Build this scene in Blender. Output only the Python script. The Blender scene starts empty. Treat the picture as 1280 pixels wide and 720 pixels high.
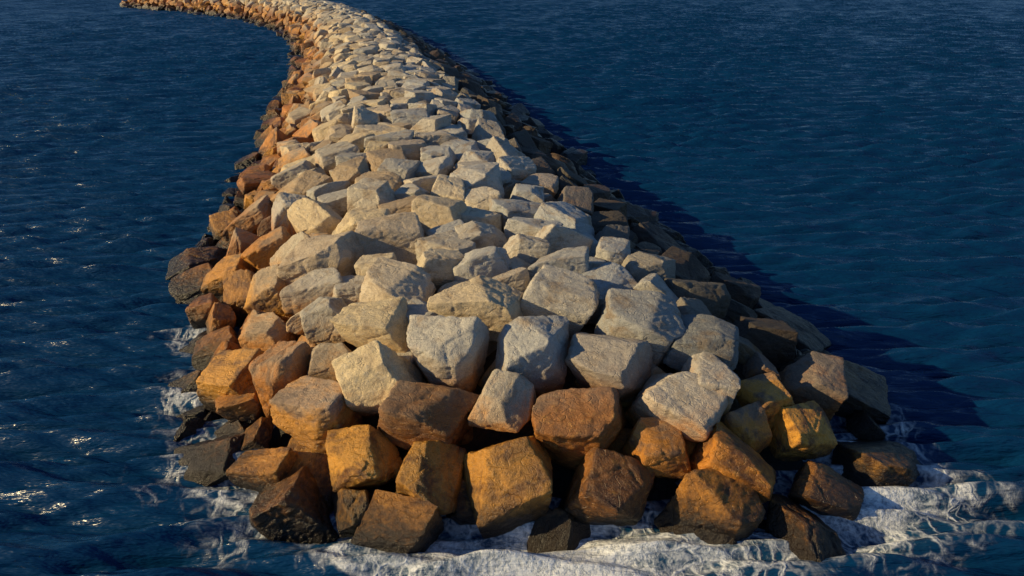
import bpy, bmesh, math, random
import numpy as np
from mathutils import Vector, Matrix, Quaternion, noise
random.seed(7); rng=np.random.default_rng(7)
sc=bpy.context.scene
sc.view_settings.view_transform='Standard'; sc.view_settings.look='None'; sc.view_settings.exposure=0

# ---------------- camera
H=12.0; TH=math.radians(27)
cam=bpy.data.objects.new('camera',bpy.data.cameras.new('camera')); sc.collection.objects.link(cam)
cam.location=(0,0,H); cam.rotation_euler=(math.radians(90)-TH,0,0)
cam.data.lens=24; cam.data.sensor_width=36; cam.data.clip_end=20000; cam.data.clip_start=0.1
sc.camera=cam

# ---------------- light
EL=math.radians(21.5); AZ=math.atan2(-0.95,-0.18)
sd=Vector((math.sin(AZ)*math.cos(EL),math.cos(AZ)*math.cos(EL),math.sin(EL)))
sl=bpy.data.lights.new('sun','SUN'); sl.energy=5.0; sl.angle=math.radians(0.5); sl.color=(1,0.78,0.42)
so=bpy.data.objects.new('sun',sl); sc.collection.objects.link(so)
so.rotation_euler=sd.to_track_quat('Z','Y').to_euler(); so.location=(-40,-20,60)
w=bpy.data.worlds.new('World'); sc.world=w; w.use_nodes=True
nt=w.node_tree; nt.nodes.clear()
sky=nt.nodes.new('ShaderNodeTexSky'); sky.sky_type='NISHITA'; sky.sun_disc=False
sky.sun_elevation=EL; sky.sun_rotation=AZ%(2*math.pi); sky.dust_density=0.1; sky.ozone_density=6.0; sky.air_density=1.0
bg=nt.nodes.new('ShaderNodeBackground'); bg.inputs[1].default_value=0.085
wo=nt.nodes.new('ShaderNodeOutputWorld'); nt.links.new(sky.outputs[0],bg.inputs[0]); nt.links.new(bg.outputs[0],wo.inputs[0])

# ---------------- plan of the breakwater (waterline outline, metres)
OUT=np.array([(-3.4,11.0),(-5.4,11.7),(-7.0,13.0),(-8.6,15),(-9.5,17.1),(-11.2,21),(-12.4,24.2),(-13.4,28.3),(-14.6,34.9),(-16.6,44.5),
(-19.1,57),(-22.3,72.2),(-27.2,89.7),(-34,106),(-46,124),(-63,138),(-74,145),(-79,149),(-80,155),(-75,163),(-58,157),(-42,144),
(-30,131),(-20.6,117),(-14,101),(-7.2,80),(-2.2,63.7),(2.2,46.6),(4.9,34.9),(6.4,30.8),(8.2,24.2),(9.4,21),(10,17.1),(9.6,14.5),(8.8,13),
(7.3,11.8),(5.5,11.1),(2.5,11.0),(-0.5,11.0)],float)
def sdist(P):
    P=np.asarray(P,float).reshape(-1,2); n=len(OUT); best=np.full(len(P),1e9); ins=np.zeros(len(P),bool)
    for i in range(n):
        a=OUT[i]; b=OUT[(i+1)%n]; ab=b-a
        t=np.clip(((P-a)@ab)/(ab@ab),0,1)
        q=a+t[:,None]*ab
        best=np.minimum(best,np.hypot(*(P-q).T))
        c=((a[1]>P[:,1])!=(b[1]>P[:,1]))
        if a[1]!=b[1]:
            xi=(b[0]-a[0])*(P[:,1]-a[1])/(b[1]-a[1])+a[0]
            ins^=c&(P[:,0]<xi)
    return np.where(ins,best,-best)
CY=np.array([11,17,24,35,57,72,90,106,117,131,144,157]); CX=np.array([.8,.2,-2.2,-5,-10.3,-14,-19,-25.5,-31,-40,-52,-66.])
def side(P):   # + on the right side of the centre line
    return P[:,0]-np.interp(P[:,1],CY,CX)
def hgt(P):
    P=np.asarray(P,float).reshape(-1,2); d=sdist(P)
    sw=np.clip(4.0+(P[:,1]-13)*0.12,4.0,5.0)
    sw=sw+1.3*np.clip(side(P)/4,0,1)*np.clip((P[:,1]-13)/5,0,1)
    u=np.maximum(d/sw,-1.2)
    return 3.0*(-np.log(np.exp(-6*u)+np.exp(-6))/6)
def nrm(x,y):
    e=0.6; a=hgt([(x+e,y),(x-e,y),(x,y+e),(x,y-e)])
    return Vector((-(a[0]-a[1])/(2*e),-(a[2]-a[3])/(2*e),1)).normalized()

# ---------------- node helpers
def N(nt,t,**k):
    n=nt.nodes.new(t)
    for a,b in k.items(): setattr(n,a,b)
    return n
def newmat(name):
    m=bpy.data.materials.new(name); m.use_nodes=True; m.node_tree.nodes.clear(); return m,m.node_tree
def math_(nt,op,a,b=None,c=None,clamp=False):
    n=N(nt,'ShaderNodeMath',operation=op,use_clamp=clamp)
    for i,v in enumerate((a,b,c)):
        if v is None: continue
        if isinstance(v,(int,float)): n.inputs[i].default_value=v
        else: nt.links.new(v,n.inputs[i])
    return n.outputs[0]
def mapr(nt,v,a,b,c=0,d=1,smooth=True):
    n=N(nt,'ShaderNodeMapRange',interpolation_type='SMOOTHSTEP' if smooth else 'LINEAR')
    nt.links.new(v,n.inputs[0])
    for i,x in zip((1,2,3,4),(a,b,c,d)): n.inputs[i].default_value=x
    return n.outputs[0]
def mix(nt,f,a,b,mode='MIX'):
    n=N(nt,'ShaderNodeMix',data_type='RGBA',blend_type=mode)
    for s,v in ((n.inputs[0],f),(n.inputs[6],a),(n.inputs[7],b)):
        if isinstance(v,(int,float)): s.default_value=v
        elif isinstance(v,tuple): s.default_value=(*v,1)
        else: nt.links.new(v,s)
    return n.outputs[2]
def tex(nt,vec,scale,detail=6,rough=0.6,dist=0):
    n=N(nt,'ShaderNodeTexNoise'); n.inputs['Scale'].default_value=scale; n.inputs['Detail'].default_value=detail
    n.inputs['Roughness'].default_value=rough; n.inputs['Distortion'].default_value=dist
    nt.links.new(vec,n.inputs['Vector']); return n.outputs[0]
def ramp(nt,v,stops):
    n=N(nt,'ShaderNodeValToRGB'); nt.links.new(v,n.inputs[0]); cr=n.color_ramp
    while len(cr.elements)<len(stops): cr.elements.new(0.5)
    for e,(p,c) in zip(cr.elements,stops): e.position=p; e.color=(*c,1)
    return n.outputs[0]

# ---------------- rock material
rm,nt=newmat('armour_stone')
tc=N(nt,'ShaderNodeTexCoord'); oi=N(nt,'ShaderNodeObjectInfo'); ge=N(nt,'ShaderNodeNewGeometry')
off=N(nt,'ShaderNodeVectorMath',operation='ADD'); rc=N(nt,'ShaderNodeCombineXYZ')
r50=math_(nt,'MULTIPLY',oi.outputs['Random'],57.0)
for i in range(3): nt.links.new(r50,rc.inputs[i])
nt.links.new(tc.outputs['Object'],off.inputs[0]); nt.links.new(rc.outputs[0],off.inputs[1]); V=off.outputs[0]
sep=N(nt,'ShaderNodeSeparateXYZ'); nt.links.new(ge.outputs['Position'],sep.inputs[0])
oc=N(nt,'ShaderNodeSeparateColor'); nt.links.new(oi.outputs['Color'],oc.inputs[0]); SHADE_TONE,WOFF,SKY_GREY=oc.outputs[0],oc.outputs[1],oc.outputs[2]
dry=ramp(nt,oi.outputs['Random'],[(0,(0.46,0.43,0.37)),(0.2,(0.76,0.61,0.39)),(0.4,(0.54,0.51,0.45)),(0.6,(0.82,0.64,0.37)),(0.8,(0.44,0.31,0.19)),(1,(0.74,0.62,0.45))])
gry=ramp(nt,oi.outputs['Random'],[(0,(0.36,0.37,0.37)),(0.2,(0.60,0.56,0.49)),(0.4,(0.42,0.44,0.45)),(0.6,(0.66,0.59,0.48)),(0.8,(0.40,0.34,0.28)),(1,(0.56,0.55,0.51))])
dry=mix(nt,SKY_GREY,dry,gry)  # cool sky light on the right-hand stones, painted as a greyer palette
n1=tex(nt,V,1.3,4,0.65,0.4); n2=tex(nt,V,6,6,0.72); n3=tex(nt,V,38,2,0.7)
dry=mix(nt,mapr(nt,n1,0.47,0.70,0,.8),dry,(0.38,0.27,0.17))
dry=mix(nt,mapr(nt,n2,0.5,0.75,0,0.5),dry,(0.72,0.67,0.58))
r2=math_(nt,'FRACT',math_(nt,'MULTIPLY',oi.outputs['Random'],13.7))
wbase=ramp(nt,r2,[(0,(0.74,0.32,0.04)),(0.25,(0.42,0.15,0.027)),(0.5,(0.78,0.37,0.055)),(0.7,(0.27,0.105,0.03)),(0.85,(0.62,0.23,0.03)),(1,(0.72,0.33,0.05))])
wetc=mix(nt,mapr(nt,n1,0.41,0.67),wbase,(0.15,0.058,0.018))
wetc=mix(nt,mapr(nt,n2,0.52,0.7,0,.5),wetc,(0.80,0.40,0.08))
zn=math_(nt,'ADD',sep.outputs[2],math_(nt,'MULTIPLY',math_(nt,'SUBTRACT',n1,0.5),1.8))
zn=math_(nt,'ADD',zn,math_(nt,'MULTIPLY',r2,-0.9))
zn=math_(nt,'SUBTRACT',zn,WOFF)
drym=mapr(nt,zn,0.8,2.4)
col=mix(nt,drym,wetc,dry)
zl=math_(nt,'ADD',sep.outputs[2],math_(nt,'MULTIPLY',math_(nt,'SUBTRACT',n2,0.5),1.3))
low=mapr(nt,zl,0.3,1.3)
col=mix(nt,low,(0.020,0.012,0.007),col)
col=mix(nt,1.0,col,ramp(nt,n3,[(0.3,(0.62,0.62,0.62)),(0.6,(1.08,1.08,1.08))]),'MULTIPLY')
col=mix(nt,SHADE_TONE,(0.020,0.018,0.016),col)  # painted shade of the right slope; also darker wet front stones and core
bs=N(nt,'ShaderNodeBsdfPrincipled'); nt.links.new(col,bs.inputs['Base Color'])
nt.links.new(mapr(nt,zn,0.4,1.9,0.34,0.85),bs.inputs['Roughness'])
hh=math_(nt,'ADD',math_(nt,'MULTIPLY',n2,1.0),math_(nt,'MULTIPLY',n3,0.25))
vo=N(nt,'ShaderNodeTexVoronoi',feature='DISTANCE_TO_EDGE'); vo.inputs['Scale'].default_value=1.2
dv=N(nt,'ShaderNodeVectorMath',operation='ADD'); ns=N(nt,'ShaderNodeTexNoise'); ns.inputs['Scale'].default_value=2.5; ns.inputs['Detail'].default_value=1; nt.links.new(V,ns.inputs['Vector'])
nt.links.new(V,dv.inputs[0]); nt.links.new(ns.outputs[1],dv.inputs[1]); nt.links.new(dv.outputs[0],vo.inputs['Vector'])
hh=math_(nt,'ADD',hh,mapr(nt,vo.outputs[0],0,0.025,0,0.2))
bp=N(nt,'ShaderNodeBump'); bp.inputs['Strength'].default_value=0.75; bp.inputs['Distance'].default_value=0.11
nt.links.new(hh,bp.inputs['Height']); nt.links.new(bp.outputs[0],bs.inputs['Normal'])
o=N(nt,'ShaderNodeOutputMaterial'); nt.links.new(bs.outputs[0],o.inputs[0])

# ---------------- rock templates
def make_rock(seed,voxel,flat):
    r=random.Random(seed); bm=bmesh.new(); bmesh.ops.create_cube(bm,size=2.0)
    sx,sy=r.uniform(.62,.98),r.uniform(.62,.98); kx,ky=r.uniform(-.35,.35),r.uniform(-.35,.35)
    for v in bm.verts:
        if v.co.z>0: v.co.x=v.co.x*sx+kx*.5; v.co.y=v.co.y*sy+ky*.5
        v.co+=Vector([r.uniform(-.2,.2) for _ in range(3)])
    for k in range(r.randint(7,12)):
        n=Vector((r.gauss(0,1),r.gauss(0,1),r.gauss(0,.6))).normalized()
        ext=abs(n.x)+abs(n.y)+abs(n.z)
        dd=ext*r.uniform(.48,.72)
        res=bmesh.ops.bisect_plane(bm,geom=bm.verts[:]+bm.edges[:]+bm.faces[:],plane_co=n*dd,plane_no=n,clear_outer=True)
        ed=[g for g in res['geom_cut'] if isinstance(g,bmesh.types.BMEdge)]
        if ed: bmesh.ops.edgeloop_fill(bm,edges=ed)
    h=bmesh.ops.convex_hull(bm,input=bm.verts[:])
    me=bpy.data.meshes.new('t'); bm.to_mesh(me); bm.free()
    ob=bpy.data.objects.new('t',me); sc.collection.objects.link(ob)
    m=ob.modifiers.new('r','REMESH'); m.mode='VOXEL'; m.voxel_size=voxel
    m=ob.modifiers.new('s','SMOOTH'); m.iterations=r.choice([2,3,6]) if voxel<.08 else 1; m.factor=.5
    dg=bpy.context.evaluated_depsgraph_get(); out=bpy.data.meshes.new_from_object(ob.evaluated_get(dg))
    bpy.data.objects.remove(ob); out.name='boulder_shape'
    o3=Vector((seed*3.1,seed*1.7,seed*.9)); vs=out.vertices
    nn=[v.normal.copy() for v in vs]
    for v,n in zip(vs,nn):
        p=v.co+o3
        d=.034*noise.fractal(p*1.0,.8,2.0,3)
        d+=.032*(noise.ridged_multi_fractal(p*1.8,.9,2.0,3,1.0,2.0)-1.0)*.6
        vd=noise.voronoi(p*1.0)[0]; d-=.3*max(0,.10-(vd[1]-vd[0]))
        if voxel<.08: d+=.015*noise.fractal(p*9,.8,2.0,3)
        v.co+=n*d
    xs=np.array([v.co[:] for v in vs]); mn,mx=xs.min(0),xs.max(0)
    c=(mn+mx)/2; s=2/(mx-mn)
    for v in vs: v.co=Vector([(v.co[i]-c[i])*s[i] for i in range(3)])
    out.polygons.foreach_set('use_smooth',[True]*len(out.polygons)); out.materials.append(rm)
    return out
HI=[make_rock(700+i,.045,0) for i in range(28)]
LO=[make_rock(300+i,.11,0) for i in range(10)]

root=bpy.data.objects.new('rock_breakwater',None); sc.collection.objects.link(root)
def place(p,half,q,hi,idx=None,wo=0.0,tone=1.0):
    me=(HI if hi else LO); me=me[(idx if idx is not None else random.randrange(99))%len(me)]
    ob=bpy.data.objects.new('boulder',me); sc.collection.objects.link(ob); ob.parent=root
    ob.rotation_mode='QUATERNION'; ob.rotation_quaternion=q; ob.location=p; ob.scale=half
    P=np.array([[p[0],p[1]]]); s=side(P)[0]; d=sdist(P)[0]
    right_shade=min(1,max(0,(s-1)/3))*min(1,max(0,(6.0-d)/1.8))*min(1,max(0,(p[1]-14.2)/2.5))  # right slope away from the sun: its shade is put into the stone colour
    ob.color=(tone*(1-.88*right_shade),wo,min(1,max(0.05,(s+2.5)/5)),1)
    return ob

# image pixels of foreground stones: each camera ray dropped on to the mound surface
UV=[(365,632,85,100),(437,635,50,65),(495,665,110,75),(455,580,85,75),(537,600,80,90),(640,605,115,115),(768,620,105,95),(900,640,115,90),
(925,585,110,75),(825,565,80,70),(1035,620,85,40),(330,585,85,60),(1005,540,65,65),(395,515,95,80),(532,525,110,80),(630,500,75,85),(728,530,115,95),
(850,505,110,85),(940,540,60,60),(962,500,65,60),(1005,480,85,75),(475,475,95,85),(290,475,90,75),(355,470,60,85),(557,440,95,90),(668,440,90,85),
(763,455,95,80),(803,410,105,75),(600,385,105,60),(697,375,95,65),(490,365,90,60),(405,455,60,50),(408,400,65,60),(470,405,90,45),(885,480,70,70),
(885,430,90,70),(340,365,65,65),(285,345,70,35),(260,390,50,50),(265,435,60,45),(330,420,70,45),(405,330,90,75),(490,300,80,60),(335,315,60,50),
(640,355,50,40),(700,335,75,40),(605,335,80,35),(545,335,60,50),(770,320,50,45),(700,300,70,40),(548,270,80,45),(605,295,60,40),(655,310,60,35),
(465,250,55,50),(470,335,50,40),(395,365,80,35),(950,425,80,50),(870,375,80,60),(920,370,60,50),(815,340,70,50),(300,505,60,40)]
hero=[]
for (u,v,pw,ph) in UV:
    x=(u-640)/853.; y=(360-v)/853.
    D=np.array((x,math.cos(TH)+y*math.sin(TH),-math.sin(TH)+y*math.cos(TH)))
    ts=np.arange(8,60,.02); P=np.array([0,0,H])+ts[:,None]*D
    hh_=np.maximum(hgt(P[:,:2]),-.2)+.35
    k=np.argmax(P[:,2]<hh_); p=P[k]; t=ts[k]
    hero.append((p[0],p[1]+.25,p[2]-.2,pw*t/853/2,ph*t/853/2))
placed=[]; 
rr=random.Random(5)
for i,(x,y,z,a,b) in enumerate(hero):
    n=nrm(x,y); n=(n*0.6+Vector((0,0,1))*0.4).normalized()
    q=Vector((0,0,1)).rotation_difference(n)@Quaternion((0,0,1),rr.uniform(-.45,.45)+rr.choice([0,math.pi]))@Quaternion((1,0,0),rr.uniform(-.25,.25))@Quaternion((0,1,0),rr.uniform(-.25,.25))
    v=UV[i][1]
    wo_=(-.6+1.1*min(1,max(0,(v-430)/110))) if v>350 else 0
    if x<-6.5 and v<480: wo_=.25
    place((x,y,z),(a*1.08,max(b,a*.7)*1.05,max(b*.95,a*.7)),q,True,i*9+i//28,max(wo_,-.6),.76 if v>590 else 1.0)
    placed.append((x,y,(a+b)/2*1.0))
grid={}
def add(x,y,r): grid.setdefault((int(x//3),int(y//3)),[]).append((x,y,r))
def ok(x,y,r,k):
    gx,gy=int(x//3),int(y//3)
    for i in(-1,0,1):
        for j in(-1,0,1):
            for (a,b,c) in grid.get((gx+i,gy+j),()):
                if (a-x)**2+(b-y)**2<(k*(c+r))**2: return False
    return True
for p in placed: add(*p)
def fill(r,count,k,dz,dmin):
    P=np.c_[rng.uniform(-99,12,count),rng.uniform(11.1,172,count)]
    d=sdist(P); m=d>dmin; P=P[m]; hz=hgt(P)
    c=0
    for (x,y),z in zip(P,hz):
        rad=r*random.uniform(.82,1.18)*(1-.2*min(1,max(0,(y-20)/30)))
        if not ok(x,y,rad,k): continue
        add(x,y,rad); c+=1
        n=nrm(x,y); slope=1-n.z
        tl=.08+slope*2.3
        q=Vector((0,0,1)).rotation_difference(n)@Quaternion((0,0,1),random.uniform(0,6.28))@Quaternion((1,0,0),random.gauss(0,tl))@Quaternion((0,1,0),random.gauss(0,tl))
        j=.08+slope*.6
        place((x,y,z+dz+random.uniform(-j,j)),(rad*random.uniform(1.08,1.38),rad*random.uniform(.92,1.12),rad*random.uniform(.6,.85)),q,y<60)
    return c
cnt=[fill(.95,60000,.93,-.15,-.2),fill(.75,80000,.93,-.08,-.4),fill(.5,110000,.9,-.08,-.5)]
grid={}
cnt.append(fill(.85,40000,1.0,-.9,-.6))
print(cnt)

# core of quarry run under the armour
xs=np.arange(-102,16,1.0); ys=np.arange(6,176,1.0)
X,Y=np.meshgrid(xs,ys); PP=np.c_[X.ravel(),Y.ravel()]; Z=hgt(PP)-1.0; D_=sdist(PP)
bm=bmesh.new(); vv={}
for j in range(len(ys)-1):
    for i in range(len(xs)-1):
        ids=[j*len(xs)+i,j*len(xs)+i+1,(j+1)*len(xs)+i+1,(j+1)*len(xs)+i]
        if min(D_[k] for k in ids)<-3.5: continue
        f=[]
        for k in ids:
            if k not in vv: vv[k]=bm.verts.new((PP[k,0],PP[k,1],Z[k]))
            f.append(vv[k])
        bm.faces.new(f)
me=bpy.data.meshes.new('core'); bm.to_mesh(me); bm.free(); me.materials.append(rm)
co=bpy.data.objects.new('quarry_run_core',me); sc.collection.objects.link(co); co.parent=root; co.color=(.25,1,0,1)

# ---------------- sea
ang=np.radians(np.concatenate([np.linspace(-180,-50,50,endpoint=False),np.linspace(-50,50,820,endpoint=False),np.linspace(50,180,50,endpoint=False)]))
rad=np.concatenate([[.5,2,4,6],np.exp(np.linspace(math.log(7.5),math.log(260),1350)),np.exp(np.linspace(math.log(260),math.log(9000),100))[1:]])
A,R=np.meshgrid(ang,rad); X=(R*np.sin(A)).ravel(); Y=(R*np.cos(A)).ravel(); Rf=R.ravel()
Zs=np.zeros_like(X)
gs=Rf*.0028
# gusts: patches where the chop is stronger
gust=1+.22*np.sin(X*.11+Y*.05+1)*np.sin(Y*.09-X*.03)+.15*np.sin(X*.31-Y*.17)
wr=np.random.default_rng(3)
for k in range(130):
    lam=math.exp(wr.uniform(math.log(.42),math.log(2.2)))
    th=math.radians(92)+wr.normal(0,.14)
    amp=.0152*lam**.92*wr.uniform(.5,1.3)
    fade=np.clip(lam/gs/2.2-.8,0,1)
    kx,ky=2*math.pi/lam*math.cos(th),2*math.pi/lam*math.sin(th)
    ph=kx*X+ky*Y+wr.uniform(0,6.28)+.5*np.sin(X*.09+k)
    Zs+=amp*fade*(np.sin(ph)+.3*np.cos(2*ph))
Zs=np.where(Rf>7,Zs*gust,0)*np.clip((258-Rf)/60,0,1)
dd=np.full(len(X),-99.); mm=(Rf<60)&(Y>0); dd[mm]=sdist(np.c_[X[mm],Y[mm]])
foam=.48*np.exp(-np.maximum(-dd-.2,0)/.65)*np.clip(1.35-Y/24,0.0,1)*np.where(X<-4,.88,1)
for (fx,fy,fr,fa) in [(0.6,10.2,1.5,.95),(2.4,10.0,1.5,.9),(9.1,12.3,1.4,.9),(8.0,11.3,1.1,.5),(11.0,12.4,1.2,.36),(-3.2,10.2,1.3,.5),(-6.5,11.4,1.2,.28),(-8.7,13.4,1.4,.28),(-9.9,16.5,1.2,.26),(5.0,10.3,1.3,.6),(-1.4,9.9,1.4,.6),(10.6,15.3,1.0,.3),(-11.5,20,1.0,.22)]:
    foam=foam+fa*np.exp(-((X-fx)**2+(Y-fy)**2)/fr**2)
nr,nc=R.shape
idx=np.arange(nr*nc).reshape(nr,nc)
a=idx[:-1]; b=idx[1:]
F=np.stack([a,b,np.roll(b,-1,1),np.roll(a,-1,1)],-1).reshape(-1,4)[:, ::-1]
me=bpy.data.meshes.new('sea'); nv=len(X); nf=len(F)
me.vertices.add(nv+1); cz=np.r_[np.c_[X,Y,Zs],[[0,0,0]]]; me.vertices.foreach_set('co',cz.ravel())
tri=np.stack([idx[0],np.roll(idx[0],-1),np.full(nc,nv)],-1)[:, ::-1]
me.loops.add(nf*4+nc*3); me.loops.foreach_set('vertex_index',np.r_[F.ravel(),tri.ravel()].astype(np.int32))
me.polygons.add(nf+nc); me.polygons.foreach_set('loop_start',np.r_[np.arange(nf)*4,nf*4+np.arange(nc)*3].astype(np.int32))
me.update(calc_edges=True)
me.polygons.foreach_set('use_smooth',[True]*len(me.polygons))
at=me.attributes.new('foam','FLOAT','POINT'); at.data.foreach_set('value',np.r_[np.clip(foam,0,1.4),0].astype(np.float32))
sea=bpy.data.objects.new('sea_water',me); sc.collection.objects.link(sea)
DEEP=(.002,.036,.110)
def water(name,foamy):
    wm,nt=newmat(name); me.materials.append(wm)
    ge=N(nt,'ShaderNodeNewGeometry'); P=ge.outputs['Position']
    mp=N(nt,'ShaderNodeMapping'); mp.inputs['Scale'].default_value=(.3,2.0,1); mp.inputs['Rotation'].default_value=(0,0,math.radians(2)); nt.links.new(P,mp.inputs[0])
    w1=tex(nt,mp.outputs[0],1.7,4,.58,.1)
    bs=N(nt,'ShaderNodeBsdfPrincipled'); bs.inputs['IOR'].default_value=1.33; bs.inputs['Roughness'].default_value=.22; bs.inputs['Base Color'].default_value=(*DEEP,1)
    bp=N(nt,'ShaderNodeBump'); bp.inputs['Strength'].default_value=1; bp.inputs['Distance'].default_value=.23; nt.links.new(w1,bp.inputs['Height'])
    nout=bp.outputs[0]
    if not foamy:
        ln=N(nt,'ShaderNodeVectorMath',operation='LENGTH'); nt.links.new(P,ln.inputs[0])
        nt.links.new(mapr(nt,ln.outputs['Value'],80,300,.22,.42),bs.inputs['Roughness'])
    if foamy:
        fa=N(nt,'ShaderNodeAttribute',attribute_name='foam')
        wn=N(nt,'ShaderNodeTexNoise'); wn.inputs['Scale'].default_value=.8; wn.inputs['Detail'].default_value=4; nt.links.new(P,wn.inputs['Vector'])
        sc_=N(nt,'ShaderNodeVectorMath',operation='SCALE'); sc_.inputs[3].default_value=2.0; nt.links.new(wn.outputs[1],sc_.inputs[0])
        ad=N(nt,'ShaderNodeVectorMath',operation='ADD'); nt.links.new(P,ad.inputs[0]); nt.links.new(sc_.outputs[0],ad.inputs[1])
        def web(s,wd):
            v=N(nt,'ShaderNodeTexVoronoi',feature='DISTANCE_TO_EDGE'); v.inputs['Scale'].default_value=s; nt.links.new(ad.outputs[0],v.inputs['Vector'])
            return math_(nt,'SUBTRACT',1.0,mapr(nt,v.outputs[0],0,wd))
        W=math_(nt,'MAXIMUM',web(.8,.10),math_(nt,'MULTIPLY',web(2.0,.17),.65))
        nf_=tex(nt,P,.9,6,.66,.8); nh=tex(nt,P,9,4,.7)
        f1=math_(nt,'ADD',fa.outputs['Fac'],math_(nt,'MULTIPLY',math_(nt,'SUBTRACT',nf_,.5),1.8))
        f1=math_(nt,'MULTIPLY',f1,mapr(nt,fa.outputs['Fac'],.03,.2))
        lac=math_(nt,'MULTIPLY',math_(nt,'MULTIPLY',W,mapr(nt,f1,.12,.7)),.9)
        den=math_(nt,'MULTIPLY',mapr(nt,math_(nt,'ADD',f1,math_(nt,'MULTIPLY',math_(nt,'SUBTRACT',nh,.5),.8)),.66,1.25),1.0)
        fm=math_(nt,'MAXIMUM',lac,den)
        fm=math_(nt,'MULTIPLY',fm,mapr(nt,nh,.25,.6,.45,1),clamp=True)
        halo=math_(nt,'MULTIPLY',mapr(nt,f1,.2,1.2,0,.5),mapr(nt,fa.outputs['Fac'],.03,.3))
        colw=mix(nt,halo,DEEP,(.03,.12,.2))
        colw=mix(nt,fm,colw,(.88,.90,.92)); nt.links.new(colw,bs.inputs['Base Color'])
        nt.links.new(mapr(nt,fm,0,.6,.22,.7),bs.inputs['Roughness'])
        b2=N(nt,'ShaderNodeBump'); b2.inputs['Strength'].default_value=.5; b2.inputs['Distance'].default_value=.07; nt.links.new(fm,b2.inputs['Height']); nt.links.new(nout,b2.inputs['Normal'])
        nout=b2.outputs[0]
    nt.links.new(nout,bs.inputs['Normal'])
    o=N(nt,'ShaderNodeOutputMaterial'); nt.links.new(bs.outputs[0],o.inputs[0])
water('sea_water',False); water('sea_foam',True)
fq=foam[F].max(1)>.03
me.polygons.foreach_set('material_index',np.r_[fq.astype(np.int32),np.zeros(nc,np.int32)])
me.update()
